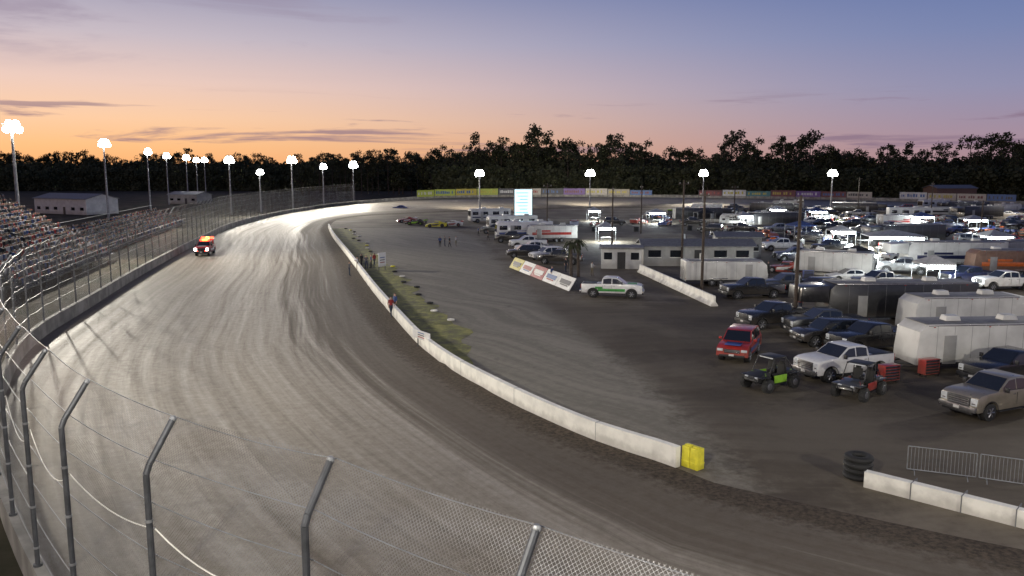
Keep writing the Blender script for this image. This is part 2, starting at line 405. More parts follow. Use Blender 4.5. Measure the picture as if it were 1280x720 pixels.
for k in range(len(posts)-1):
    a=posts[k]
    if a.length>48: continue
    prev=None
    for q in range(11):
        tt=q/10; p=a.lerp(posts[k+1],tt); nn=PN[k]
        sg=.55+.3*math.sin(k*1.7)
        p=Vector((p.x,p.y,5.0-sg*4*tt*(1-tt)))-nn*.12
        if prev is not None: mb.cyl(prev,p,.014,.014,'concrete_white',4,False)
        prev=p
put('cables',mb.mesh('cables'),parent=fence)
# ------------------------------------------------------------------ far wall with advertising panels
adcols=[('ad_lime',(.34,.40,.06)),('ad_lime',0),('ad_yellow',(.42,.36,.05)),('ad_lime',0),('ad_dark',(.05,.05,.06)),('ad_pale',(.40,.37,.32)),
('ad_sand',(.28,.25,.19)),('ad_purple',(.14,.07,.25)),('ad_white',(.50,.50,.50)),('ad_blue',(.05,.11,.28)),('ad_red',(.28,.04,.04)),('ad_white',0),('ad_maroon',(.14,.04,.045)),('ad_pale',0),('ad_teal',(.06,.18,.20)),('ad_sand',0),('ad_red',0),('ad_white',0)]
for nme,cc in adcols:
    if cc: mat(nme,cc,.5)
far=O[idx_of[14]:idx_of[24]]
ribwall('far_track_wall',[p.copy() for p in far],1.1,.35,'concrete')
st_=O[idx_of[17]-6:idx_of[23]]
bp=resample([p.copy() for p in st_],9.0)
mb=MB(); rr=random.Random(3)
inks=['ad_dark','ad_white','ad_red','ad_blue','ad_yellow','ad_maroon']
for k in range(len(bp)-1):
    a=bp[k];c=bp[k+1]; nn=nrm2(a,c); d=(c-a); L=d.length; d.normalize()
    cn=adcols[k%len(adcols)][0] if k<6 else adcols[rr.randrange(4,len(adcols))][0]
    hgt=2.5 if k<9 else rr.choice([1.9,2.1,2.3])
    if k>=9 and rr.random()<.10: continue
    z0=a.z+.9; off=nn*.06
    q=[a+off+d*.15,a+off+d*(L-.15)]
    mb.quad([(q[0].x,q[0].y,z0),(q[1].x,q[1].y,z0),(q[1].x,q[1].y,z0+hgt),(q[0].x,q[0].y,z0+hgt)],cn)
    x=.7; ink=rr.choice([i for i in inks if i!=cn])
    while x<L-1.4:
        w=rr.uniform(.3,.75); o2=nn*.09; h0=hgt*.3; h1=hgt*rr.uniform(.62,.75)
        s0=a+o2+d*x; s1=a+o2+d*(x+w)
        mb.quad([(s0.x,s0.y,z0+h0),(s1.x,s1.y,z0+h0),(s1.x,s1.y,z0+h1),(s0.x,s0.y,z0+h1)],ink)
        x+=w+rr.choice([.18,.2,.9])
    mb.cyl((a.x,a.y,a.z),(a.x,a.y,z0+hgt+.1),.08,.08,'steel',6)
put('advertising_boards',mb.mesh('advertising_boards',smooth=False))
# ------------------------------------------------------------------ floodlight poles
def flood(topz,X,Y,target,power,size=1.0,spot=120,tgz=0):
    e=empty('floodlight_pole'); e.location=(X,Y,0)
    mb=MB(); mb.cyl((0,0,0),(0,0,topz),.28,.15,'steel_light',10)
    tv=Vector((target[0]-X,target[1]-Y,0)).normalized(); sd=Vector((-tv.y,tv.x,0))
    H_=topz
    for zz in(-.36*size,.36*size):
        a=sd*1.25*size; mb.cyl((a.x,a.y,H_+zz),(-a.x,-a.y,H_+zz),.06,.06,'steel',6)
    for zz,ks in((-.36,(-.78,0,.78)),(.36,(-.42,.42))):
        for k in ks:
            c=sd*k*size+tv*.25+Vector((0,0,H_+zz*size))
            mb.cyl(c-tv*.35,c+tv*.05,.12,.45*size,'lamp_housing',12)
            mb.sph(c+tv*.1,(.50*size,)*3,'lamp_glow',14,8)
    put('pole_and_lamps',mb.mesh('flood'),parent=e)
    if power>0:
        ld=bpy.data.lights.new('floodlamp','SPOT'); ld.energy=power; ld.spot_size=math.radians(spot); ld.spot_blend=.9; ld.shadow_soft_size=.6; ld.color=(1,.93,.79)
        lo=bpy.data.objects.new('floodlamp',ld); scene.collection.objects.link(lo); lo.parent=e
        lo.location=tv*1.3+Vector((0,0,H_-.2))
        dv=Vector((target[0],target[1],tgz))-Vector((X,Y,0))-lo.location
        lo.rotation_euler=dv.to_track_quat('-Z','Y').to_euler()
    return e
flood(18,-67,109,(-33,88),105000)
flood(18,-86,171,(-47,140),80000)
flood(18,-108,240,(-60,230),25000,1.1)
flood(18,-128,300,(-60,260),0,1.2)
flood(18,-134,333,(-60,260),0,1.2)
flood(18,-158,405,(-60,300),0,1.3)
flood(18,-152,400,(-60,300),0,1.3)
flood(15.4,-79,226,(-55,190),50000,1.1)
flood(12,-75,240,(-50,215),22000,.9)
flood(15.8,-69.5,255,(-45,230),60000,1.3)
flood(14,-66,282,(-30,250),50000,1.1)
flood(14.7,-59,300,(-20,255),60000,1.4)
flood(11.7,-10,249,(-10,270),60000,1.15)
flood(11.7,26.5,274,(30,295),45000,1.3)
flood(11.7,69,291,(65,272),55000,1.3)
flood(11.7,98,247,(90,222),60000,1.15)
flood(11.7,150,215,(135,208),50000,1)
flood(20,-42,28,(-20,54),52000,1,110)
flood(20,-12,-6,(0,26),34000,1,110)
flood(20,34,-14,(26,30),40000,1,125)
flood(14,66,62,(40,60),26000,.8,130)  # unseen side light, added to lift the pit's brightness
# ------------------------------------------------------------------ poles
def pole(x,y,top,r=.16):
    p=P(x,y); mb=MB(); h=top
    mb.cyl((0,0,0),(0,0,h),r,r*.7,'wood',8)
    mb.box((0,0,h-.5),(1.6,.1,.12),'wood')
    for s_ in(-.65,.65): mb.cyl((s_,0,h-.44),(s_,0,h-.28),.05,.04,'steel_light',6)
    mb.box((.2,0,h*.35),(.25,.35,.6),'steel_light')
    return put('utility_pole',mb.mesh('utility_pole'),p,R(0,3))
for x,y,tp in[(993,405,10.2),(852,333,11),(877,364,10.2),(684,300,10),(765,305,9.6),(801,292,9.5),(1072,268,10.5),(1163,275,9.5),(917,282,9),(1225,300,7)]:
    pole(x,y,tp)
# ------------------------------------------------------------------ vehicles
def wheel(mb,x,y,r,w,rim='rim'):
    s_=1 if y>0 else -1
    mb.cyl((x,y-w/2,r),(x,y+w/2,r),r,r,'tyre',22)
    yo=y+s_*(w/2)
    mb.cyl((x,yo,r),(x,yo+s_*.012,r),r*.66,r*.62,'trim',16)
    for k in range(6):
        a=k*math.pi/3; mb.cyl((x,yo+s_*.018,r),(x+r*.58*math.cos(a),yo+s_*.018,r+r*.58*math.sin(a)),.035,.045,rim,5)
    mb.cyl((x,yo+s_*.012,r),(x,yo+s_*.04,r),r*.2,r*.16,rim,8)
def arch(xc,zc,ra,z0,n=8):
    a0=math.asin(max(-1,min(1,(z0-zc)/ra)))
    return [(xc+ra*math.cos(a0+(math.pi-2*a0)*i/n),zc+ra*math.sin(a0+(math.pi-2*a0)*i/n)) for i in range(n+1)]
def carmesh(kind,paint,accent=None,lights=False,beacon=False):
    mb=MB(); T=.006; tum=.22
    if kind=='pickup':
        L,W,z0,r,xf,xr=5.85,2.0,.50,.43,1.92,-1.75
        top=[(-2.86,.60),(-2.90,1.34),(-.98,1.36),(1.28,1.40),(2.1,1.37),(2.62,1.31),(2.84,1.2),(2.90,.95),(2.90,.6)]
        gh=[(-.98,1.35),(-.86,1.88),(-.66,1.97),(.30,1.98),(.55,1.93),(1.32,1.385)]; belt=1.37; wins=[(-.80,.0),(.08,.96)]
    elif kind=='suv':
        L,W,z0,r,xf,xr=4.9,1.97,.45,.41,1.5,-1.42
        top=[(-2.38,.5),(-2.43,1.08),(-2.36,1.17),(.95,1.2),(1.7,1.17),(2.2,1.08),(2.40,.9),(2.43,.5)]
        gh=[(-2.34,1.16),(-2.15,1.72),(-1.8,1.82),(.1,1.84),(.4,1.78),(1.05,1.19)]; belt=1.18; wins=[(-2.0,-1.25),(-1.17,-.35),(-.27,.66)]
    elif kind=='sedan':
        L,W,z0,r,xf,xr=4.7,1.8,.3,.33,1.4,-1.4
        top=[(-2.3,.4),(-2.35,.85),(-2.2,.95),(-1.5,.98),(.8,.95),(1.6,.88),(2.2,.75),(2.35,.6),(2.35,.4)]
        gh=[(-1.75,.96),(-1.1,1.38),(-.7,1.43),(.1,1.42),(1.0,.94)]; belt=.96; wins=[(-1.25,-.42),(-.34,.6)]
    bot=[(L/2-.06,z0)]+arch(xf,r,r+.10,z0)+arch(xr,r,r+.10,z0)+[(-L/2+.05,z0)]
    mb.prism(top[::1]+bot,W,paint,top[2][1]*.72,.09)
    mb.prism(gh,W-.14,paint,belt,tum)
    mb.box(((xf+xr)/2,0,z0+.02),(xf-xr-.2,W-.3,.12),'trim')
    def ghtop(x):
        for (xa,za),(xb,zb_) in zip(gh[:-1],gh[1:]):
            if xa<=x<=xb: return za+(zb_-za)*(x-xa)/(xb-xa+1e-9)
        return belt
    hw=lambda z:(W-.14)/2-max(0,z-belt)*tum
    for x0,x1 in wins:
        for sg in(-1,1):
            pts=[]
            for x,z in((x0,belt+.035),(x1,belt+.035),(x1,max(belt+.10,ghtop(x1)-.07)),((x0+x1)/2,max(belt+.12,ghtop((x0+x1)/2)-.085)),(x0,max(belt+.10,ghtop(x0)-.09))):
                pts.append((x,sg*(hw(z)+T),z))
            mb.quad(pts,'glass')
            mb.box(((x0+x1)/2,sg*(hw(belt)+.012),belt+.02),(x1-x0+.05,.02,.03),'trim')
    def slab(pa,pb,sgn,i0=.08,i1=.12):
        (xa,za),(xb,zb_)=pa,pb; dx,dz=xb-xa,zb_-za; nx,nz=sgn*abs(dz),abs(dx); l=math.hypot(nx,nz); nx/=l;nz/=l
        q=[]
        for tt,sg in((i0,-1),(i0,1),(1-i1,1),(1-i1,-1)):
            x=xa+dx*tt+nx*.008;z=za+dz*tt+nz*.008; q.append((x,sg*(hw(z)-.05),z))
        mb.quad(q,'glass')
    slab(gh[-1],gh[-2],1,.03,.0); slab(gh[0],gh[1],-1,.12,.08)
    f=L/2
    if kind=='pickup':
        gcol='chrome' if paint in('paint_white','paint_tan','paint_silver') else 'trim'
        mb.box((f-.03,0,.98),(.06,W*.60,.42),'trim')
        for k in range(4): mb.box((f+.005,0,.83+k*.10),(.03,W*.57,.03),gcol)
        for sg in(-1,1):
            mb.box((f-.06,sg*W*.40,1.0),(.14,W*.16,.34),'headlight_on' if lights else 'headlight')
            mb.box((f+.0,sg*W*.40,.93),(.05,W*.10,.06),gcol)
            mb.box((-f+.03,sg*W*.455,1.12),(.09,.12,.40),'taillight')
        mb.box((f+.04,0,.64),(.20,W*.97,.24),gcol); mb.box((f+.05,0,.47),(.12,W*.8,.14),'trim')
        mb.box((-f-.06,0,.62),(.2,W*.94,.2),gcol)
    else:
        gcol='trim'; fz=.80 if kind=='suv' else .6
        mb.box((f-.02,0,fz),(.06,W*.5,.22),'trim'); mb.box((f+.0,0,fz-.3),(.10,W*.8,.14),'trim')
        for k in range(2): mb.box((f+.012,0,fz-.04+k*.09),(.02,W*.48,.025),'chrome')
        for sg in(-1,1):
            mb.box((f-.08,sg*W*.38,fz+.06),(.18,W*.18,.15),'headlight_on' if lights else 'headlight')
            mb.box((-f+.04,sg*W*.44,1.0 if kind!='sedan' else .8),(.10,.14,.36 if kind!='sedan' else .16),'taillight')
        mb.box((-f+.0,0,z0+.12),(.14,W*.9,.16),'trim')
    for sg in(-1,1):
        mx=gh[-1][0]-.30; mb.box((mx,sg*(W/2+.12),belt+.12),(.10,.2,.24 if kind=='pickup' else .15),'trim' if kind=='pickup' else paint)
        for x0,x1 in wins:
            mb.box((x0-.04,sg*(W/2-.025),(z0+belt)/2+.02),(.014,.06,belt-z0-.25),'trim'); mb.box((x0+.16,sg*(W/2-.01),belt-.18),(.17,.04,.035),gcol)
        mb.box(((xf+xr)/2,sg*(W/2-.04),z0-.06),(xf-xr-1.15,.18,.06),'trim')
        for xw in(xf,xr):
            wheel(mb,xw,sg*(W/2-.15),r,.27)
            ar=arch(xw,r,r+.105,z0); ar2=arch(xw,r,r+.15,z0)
            mb.add([(x,sg*(W/2+.006),z) for x,z in ar]+[(x,sg*(W/2+.006),z) for x,z in ar2],[(i,i+1,len(ar)+i+1,len(ar)+i) for i in range(len(ar)-1)],'trim' if kind!='sedan' else paint)
            mb.cyl((xw,sg*(W/2-.34),r+.02),(xw,sg*(W/2-.30),r+.02),r+.09,r+.09,'trim',16)
        if accent:
            mb.box((-.0,sg*(W/2+.004),z0+.30),(2.6,.012,.26),accent); mb.box((-1.2,sg*(W/2+.004),z0+.5),(.7,.012,.2),accent)
    mb.box((f+.15,0,z0+.14),(.01,.32,.13),'paint_white'); mb.box((-f-.17,0,z0+.12),(.01,.32,.13),'paint_white')
    if accent: mb.box((1.95,0,top[3][1]+.0),(.9,W*.5,.04),accent)
    if kind=='pickup':
        mb.box((-1.93,0,1.345),(1.76,W-.30,.02),'trim')  # flat dark plate stands in for the shade of a recessed bed
        for sg in(-1,1): mb.box((-1.93,sg*(W/2-.13),1.37),(1.88,.06,.05),'trim')
        mb.box((-2.91,0,1.0),(.02,W*.7,.3),'trim')
    if beacon:
        mb.box((0,0,2.02),(.3,1.3,.06),'trim')
        for k in(-.5,-.17,.17,.5): mb.box((0,k,2.14),(.3,.28,.22),'amber' if abs(k)<.3 else 'red_beacon')
        mb.box((-2.0,0,1.75),(.3,1.7,.7),'paint_red')
        for k in(-.6,0,.6): mb.box((-1.95,k,2.3),(.28,.5,.3),'red_beacon' if k else 'amber')
        for k in(-.6,.6): mb.box((2.96,k,.75),(.06,.28,.16),'red_beacon')
    return mb.mesh(kind,.035)
def utv(paint,acc):
    mb=MB()
    for x in(1.05,-1.05):
        for sg in(-1,1):
            mb.cyl((x,sg*.62,.37),(x,sg*.90,.37),.37,.37,'tyre',16)
            for k in range(12):
                a=k*math.pi/6; mb.box((x+.37*math.cos(a),sg*.76,.37+.37*math.sin(a)),(.06,.26,.06),'tyre')
            mb.cyl((x,sg*.90,.37),(x,sg*.915,.37),.2,.19,'rim',10)
            mb.cyl((x,sg*.25,.5),(x,sg*.7,.37),.04,.04,'steel',6); mb.cyl((x-.1,sg*.45,1.0),(x,sg*.62,.42),.04,.04,acc,6)
    mb.prism([(.55,.35),(1.45,.5),(1.62,.62),(1.5,.85),(.75,1.05),(.55,1.02)],1.0,paint)
    mb.prism([(-.6,.32),(.6,.32),(.6,.5),(-.6,.5)],1.3,'trim')
    mb.prism([(-1.5,.62),(-.6,.6),(-.6,1.0),(-1.5,.95)],1.25,paint)
    for sg in(-1,1):
        mb.box((1.2,sg*.62,.84),(.75,.34,.05),paint); mb.box((-1.1,sg*.65,.86),(.8,.34,.05),paint)
        mb.box((0,sg*.72,.66),(1.0,.05,.42),acc)
        mb.box((1.50,sg*.34,.8),(.14,.2,.1),'headlight')
        mb.tube([(.75,sg*.6,1.02),(.35,sg*.56,1.78),(-.55,sg*.56,1.8),(-1.2,sg*.58,1.0)],.028,'trim',8)
        mb.tube([(-.55,sg*.56,1.8),(-.55,sg*.62,.9)],.028,'trim',8)
        mb.box((-.25,sg*.32,.72),(.5,.48,.14),'shirt_black'); mb.box((-.52,sg*.32,1.05),(.14,.46,.65),'shirt_black'); mb.box((-.54,sg*.32,1.45),(.12,.26,.16),'shirt_black')
    mb.box((-.1,0,1.82),(1.0,1.16,.04),'trim'); mb.tube([(.35,-.56,1.78),(.35,.56,1.78)],.028,'trim'); mb.tube([(-.55,-.56,1.8),(-.55,.56,1.8)],.028,'trim')
    mb.tube([(1.62,-.4,.5),(1.72,-.4,.8),(1.72,.4,.8),(1.62,.4,.5)],.03,'trim'); mb.cyl((.45,.32,1.05),(.25,.32,1.12),.16,.16,'trim',12)
    mb.box((.38,0,1.77),(.06,.9,.06),'headlight')
    return mb.mesh('utv',.012)
def racecar(paint,acc):
    mb=MB()
    mb.prism([(-2.3,.3),(-2.42,1.0),(-.8,1.0),(.5,.88),(1.9,.66),(2.35,.35),(2.35,.2),(1.95,.18)]+arch(1.35,.36,.44,.2)+arch(-1.35,.38,.46,.2)+[(-2.2,.25)],1.95,paint)
    for sg in(-1,1):
        for x in(1.35,-1.35):wheel(mb,x,sg*.84,.36,.28,acc)
        mb.prism([(-.2,.4),(.9,.4),(.8,.72),(-.9,.85)],.012,acc,yc=sg*.982)
        mb.cyl((.5,sg*.6,.85),(.15,sg*.55,1.3),.03,.03,'trim',6); mb.prism([(-1.6,1.0),(-.6,1.0),(-.6,1.3),(-.8,1.3)],.03,paint,yc=sg*.6)
        mb.prism([(-2.5,1.0),(-1.9,1.0),(-2.1,1.2),(-2.5,1.28)],.03,acc,yc=sg*.9)
    mb.box((-.25,0,1.32),(1.1,1.3,.05),paint); mb.quad([(-2.35,-.9,1.0),(-2.35,.9,1.0),(-2.52,.9,1.26),(-2.52,-.9,1.26)],acc); mb.box((-.3,0,1.003),(.9,1.0,.02),'trim')
    return mb.mesh('race',.02)
def trailer(L,paint,stripe=None,h=3.0,goose=False,ac=True):
    mb=MB(); w=2.5; zb=.55
    mb.prism([(-L/2,zb),(-L/2,h),(L/2-.5,h),(L/2,h-.45),(L/2+.15,zb+.6),(L/2+.15,zb)],w,paint)
    mb.box((0,0,h+.012),(L-.8,w-.16,.03),'roof_grey')
    for sg in(-1,1):
        for k in(-.55,.55)if L<10 else(-1.1,0,1.1):
            wheel(mb,-L*.12+k*.85,sg*(w/2-.1),.38,.26)
        mb.box((-L*.12,sg*(w/2+.02),.86),(2.4 if L<10 else 3.2,.1,.06),'chrome')
        mb.box((0,sg*(w/2+.004),zb+.08),(L,.01,.16),'trim')
        if stripe: mb.box((.2,sg*(w/2+.005),1.5),(L*.8,.006,.45),stripe); mb.box((L*.2,sg*(w/2+.007),1.95),(L*.3,.006,.28),stripe)
        mb.box((L*.28,sg*(w/2+.006),1.5),(.85,.02,1.75),paint); mb.box((L*.28,sg*(w/2+.018),1.5),(.77,.012,1.67),'trailer_grey')
        for x in [(-L/2+k*L/8) for k in range(1,8)]: mb.box((x,sg*(w/2+.003),(h+zb)/2),(.02,.006,h-zb-.15),'roof_grey')
        mb.box((0,sg*(w/2+.004),h-.06),(L-1,.015,.07),'chrome')
        for x in(-L*.42,0,L*.4): mb.box((x,sg*(w/2+.015),h-.16),(.12,.02,.05),'taillight')
    for yy in(-.62,.62): mb.box((-L/2-.006,yy,(h+zb)/2),(.014,1.1,h-zb-.3),'trailer_grey'); mb.box((-L/2-.01,yy*1.85,zb+.3),(.02,.12,.12),'taillight')
    mb.box((-L/2-.02,0,(h+zb)/2),(.03,.04,h-zb-.2),'chrome')
    if goose: mb.prism([(L/2+.1,h-1.5),(L/2+.1,h-.15),(L/2+2.3,h-.3),(L/2+2.4,h-1.4)],w,paint)
    else: mb.cyl((L/2,.7,.5),(L/2+1.4,0,.5),.06,.06,'trim');mb.cyl((L/2,-.7,.5),(L/2+1.4,0,.5),.06,.06,'trim')
    mb.cyl((L/2+1.0,0,.05),(L/2+1.0,0,.75),.05,.05,'steel',6)
    if ac:
        for x in(-L*.22,L*.2): mb.box((x,0,h+.2),(.95,.7,.3),'trailer_white',taper=.85)
    return mb.mesh('trailer',.04)
def motorhome(paint,stripe):
    mb=MB(); L=10; w=2.5
    mb.prism([(-5,.5),(-5,3.3),(4.6,3.35),(5,3.0),(5.1,.9),(5.0,.5)]+arch(3.4,.48,.58,.5)+arch(-2.2,.48,.58,.5),w,paint)
    mb.quad([(5.105,-1.1,1.55),(5.105,1.1,1.55),(5.02,1.1,2.85),(5.02,-1.1,2.85)],'glass')
    for sg in(-1,1):
        for x in(3.4,-2.2,): wheel(mb,x,sg*1.1,.48,.3)
        for x,l in((-3.8,1.2),(-1.2,1.6),(1.4,1.3),(3.9,1.4)): mb.box((x,sg*1.255,2.3),(l,.012,.75),'glass')
        mb.box((0,sg*1.253,1.35),(9.4,.01,.3),stripe); mb.box((-1,sg*1.253,1.75),(6,.01,.1),stripe); mb.box((2.3,sg*1.256,1.7),(.7,.012,2.0),'trailer_grey')
        mb.box((5.08,sg*.95,.95),(.08,.35,.2),'headlight')
    for x in(-3,1.5): mb.box((x,0,3.5),(1,.8,.3),'trailer_white',taper=.85)
    return mb.mesh('motorhome',.05)
def golfcart(paint):
    mb=MB()
    mb.prism([(-1.1,.3),(-1.15,.7),(-.3,.75),(-.25,.35),(.55,.35),(.7,.8),(.95,.8),(1.2,.5),(1.15,.3)],1.1,paint)
    for x in(.8,-.8):
        for sg in(-1,1):wheel(mb,x,sg*.5,.24,.2)
    for x in(-.9,.75):
        for sg in(-1,1): mb.cyl((x,sg*.5,.7),(x*.9,sg*.5,1.8),.025,.025,'trim',6)
    mb.box((-.05,0,1.83),(1.9,1.15,.06),'paint_white'); mb.box((-.5,0,.82),(.5,1.0,.14),'shirt_black'); mb.box((-.75,0,1.1),(.12,1.0,.4),'shirt_black')
    return mb.mesh('golf',.02)
rad=math.radians
V=lambda nm,me,x,y,deg:put(nm,me,P(x,y),rad(deg))
V('pickup_truck',carmesh('pickup','paint_white'),1054,470,202)
V('sport_utility_vehicle',carmesh('suv','paint_red','paint_blue'),924,445,243)
V('pickup_truck',carmesh('pickup','paint_tan'),1246,514,204)
V('utility_terrain_vehicle',utv('trim','paint_lime'),962,484,212)
V('utility_terrain_vehicle',utv('paint_grey','paint_red'),1073,494,222)
V('pickup_truck',carmesh('pickup','paint_white','paint_green'),765,371,-12)
V('safety_truck',carmesh('pickup','paint_red','paint_white',True,True),257,318,-80)
PB=carmesh('pickup','paint_black'); PG=carmesh('pickup','paint_grey'); PW=carmesh('pickup','paint_white'); PS=carmesh('pickup','paint_silver'); PD=carmesh('pickup','paint_darkblue')
SB=carmesh('suv','paint_black'); SS=carmesh('suv','paint_silver'); SR=carmesh('suv','paint_red'); SW=carmesh('suv','paint_white')
CS=carmesh('sedan','paint_silver');CB=carmesh('sedan','paint_blue');CW=carmesh('sedan','paint_white')
for nm,me_,x,y,d in [('pickup_truck',PB,1088,438,198),('sport_utility_vehicle',SB,1035,430,190),('pickup_truck',PB,968,408,200),('pickup_truck',PG,1030,418,185),
 ('pickup_truck',PB,940,372,190),('pickup_truck',PG,985,366,185),('sport_utility_vehicle',SB,1020,370,200),('pickup_truck',PS,1100,362,190),('pickup_truck',PW,1255,362,185),
 ('pickup_truck',PD,1210,355,190),('sedan_car',CW,1060,352,180),('pickup_truck',PB,1262,478,200)]:
    V(nm,me_,x,y,d)
T1=trailer(8.2,'trailer_white',None,3.0); T2=trailer(9.5,'trailer_grey',None,3.0); T3=trailer(12,'trailer_black',None,3.3,True); T4=trailer(8.5,'trailer_white','paint_red',2.9); T5=trailer(12,'trailer_white','paint_darkblue',3.4,True); T6=trailer(9,'trailer_brown','paint_orange',3.1); T7=trailer(7.3,'trailer_white','trailer_black',2.7,ac=False)
V('enclosed_trailer',trailer(8.6,'trailer_white',None,3.0),1216,460,184)
V('enclosed_trailer',T1,1198,418,184); V('enclosed_trailer',T3,1118,402,183)
V('enclosed_trailer',trailer(8.6,'trailer_white',None,2.7,ac=False),903,356,2)
V('enclosed_trailer',T1,1042,346,150); V('enclosed_trailer',T6,1262,345,175); V('enclosed_trailer',T5,1190,335,178)
MH=motorhome('paint_white','paint_blue'); MH2=motorhome('trailer_white','paint_darkblue')
for me_,x,y,d in[(MH2,612,278,200),(MH2,640,290,195),(T4,690,302,185),(MH,655,300,190)]: V('motorhome' if me_ in(MH,MH2) else 'enclosed_trailer',me_,x,y,d)
RC=[racecar('paint_white','paint_red'),racecar('paint_blue','paint_orange'),racecar('paint_black','paint_lime'),racecar('paint_red','paint_white'),racecar('paint_orange','paint_black'),racecar('paint_yellow','paint_black')]
GC=[golfcart('paint_red'),golfcart('paint_white'),golfcart('paint_blue')]
for me_,x,y,d in[(PW,660,310,190),(PB,640,303,180),(PW,668,318,185),(PG,620,292,180),(PB,700,330,170),(SW,684,325,200),(SB,655,322,185)]:
    V('pickup_truck' if me_ in(PW,PB,PG) else 'sport_utility_vehicle',me_,x,y,d)
# clutter meshes
def torus(mb,c,Rr,r,m,seg=24,s2=10):
    vs=[];fs=[]
    for i in range(seg):
        a=2*math.pi*i/seg
        for j in range(s2):
            b2=2*math.pi*j/s2; rad_=Rr+r*math.cos(b2); vs.append((c[0]+rad_*math.cos(a),c[1]+rad_*math.sin(a),c[2]+r*.8*math.sin(b2)))
    for i in range(seg):
        for j in range(s2): fs.append((i*s2+j,((i+1)%seg)*s2+j,((i+1)%seg)*s2+(j+1)%s2,i*s2+(j+1)%s2))
    mb.add(vs,fs,m)
mb=MB()
for k in range(4): torus(mb,(R(-.03,.03),R(-.03,.03),.13+k*.235),.40,.16,'tyre')
TS=mb.mesh('tyres')
def toolcart(c):
    mb=MB(); mb.box((0,0,.62),(1.1,.55,.9),c)
    for k in range(5): mb.box((0,-.28,.28+k*.17),(1.02,.02,.13),'trim'); mb.box((0,-.30,.31+k*.17),(.6,.02,.02),'chrome')
    for x in(-.45,.45):
        for y in(-.2,.2): mb.cyl((x,y-.03,.08),(x,y+.03,.08),.08,.08,'tyre',8)
    mb.tube([(.55,-.2,.95),(.7,-.2,1.0),(.7,.2,1.0),(.55,.2,.95)],.02,'chrome'); return mb.mesh('toolcart',.01)
TC=[toolcart('paint_red'),toolcart('paint_black'),toolcart('paint_blue')]
rr=random.Random(19)
rows=[(264,850,1290),(267,830,1290),(270,800,1290),(275,810,1290),(281,700,1290),(285,930,1290),(290,830,1290),(297,940,1290),(305,940,1290),(315,945,1290),(327,960,1290),(339,950,1000),(341,1090,1170)]
for y,x0,x1 in rows:
    ppm=(y-215)/12.125
    x=x0+rr.uniform(0,8)
    while x<x1:
        k=rr.random(); yaw=rr.choice([0,180])+rr.uniform(-28,28)
        if k<.18: it=('enclosed_trailer',rr.choice([T1,T2,T3,T4,T6,T7,T3,T2]),11)
        elif k<.20: it=('motorhome',MH2,11.5)
        elif k<.54: it=('pickup_truck',rr.choice([PB,PG,PW,PS,PD,PB,PG,PB]),6.4)
        elif k<.66: it=('sport_utility_vehicle',rr.choice([SB,SS,SR,SB]),5.4)
        elif k<.72: it=('sedan_car',rr.choice([CS,CB,CW]),5.1)
        elif k<.93: it=('dirt_race_car',rr.choice(RC),5.3); yaw=rr.uniform(0,360)
        else: it=('golf_cart',rr.choice(GC),3.5)
        x+=it[2]*ppm*.5
        if not(840<x<870 and y>285):
            V(it[0],it[1],x,y+rr.uniform(-1.8,1.8),yaw)
            if rr.random()<.45: V('tyre_stack',TS,x+rr.uniform(-3,3)*ppm,y+rr.uniform(2.5,4)*ppm*.35+1,0)
            if rr.random()<.35: V('tool_cart',rr.choice(TC),x+rr.uniform(-4,4)*ppm,y+rr.uniform(2.5,4)*ppm*.35+1,rr.uniform(-40,40))
        x+=it[2]*ppm*(.5+rr.uniform(.0,.25))
for x,y,d,k in[(500,262,180,1),(545,284,185,5),(520,281,170,2),(565,283,190,0),(508,278,200,3)]:
    V('dirt_race_car' if k!=1 else 'sedan_car',RC[k] if k!=1 else CB,x,y,d)
V('tyre_stack',TS,1072,597,0)
for x,y in((1160,470),(1110,478)): V('tool_cart',TC[0],x,y,20)
# ------------------------------------------------------------------ canopies & work lights
mat('tent_blue',(.04,.07,.2),.8); mat('tent_white',(.42,.42,.42),.8); mat('tent_black',(.02,.02,.02),.8); mat('tent_red',(.2,.02,.02),.8)
def canopy(colr,w,d,x,y,deg,lit=0):
    mb=MB(); h=2.7
    for sx_ in(-1,1):
        for sy in(-1,1): mb.cyl((sx_*w/2,sy*d/2,0),(sx_*w/2,sy*d/2,h),.04,.04,'steel_light',6)
    ap=(0,0,h+.8); c=[(-w/2,-d/2,h),(w/2,-d/2,h),(w/2,d/2,h),(-w/2,d/2,h)]
    for i in range(4):
        mb.quad([c[i],c[(i+1)%4],ap],colr); a=c[i];b2=c[(i+1)%4]; mb.quad([a,b2,(b2[0],b2[1],h-.15),(a[0],a[1],h-.15)],colr)
    mb.box((0,0,.75),(w*.6,.7,.05),'trailer_grey')
    for s_ in(-1,1): mb.box((s_*w*.25,0,.36),(.05,.6,.73),'steel')
    if lit:
        mb.box((0,-d*.45,h-.35),(w*.92,.16,.32),'work_light'); mb.box((0,d*.1,h-.3),(w*.8,.12,.16),'work_light')
    o=put('canopy_tent',mb.mesh('canopy',smooth=False),P(x,y),rad(deg))
    if lit:
        ld=bpy.data.lights.new('work_lamp','POINT'); ld.energy=lit*1.8; ld.shadow_soft_size=.5; ld.color=(.92,1,1)
        lo=bpy.data.objects.new('work_lamp',ld); scene.collection.objects.link(lo); lo.parent=o; lo.location=(0,-d*.2-.6,h-.6)
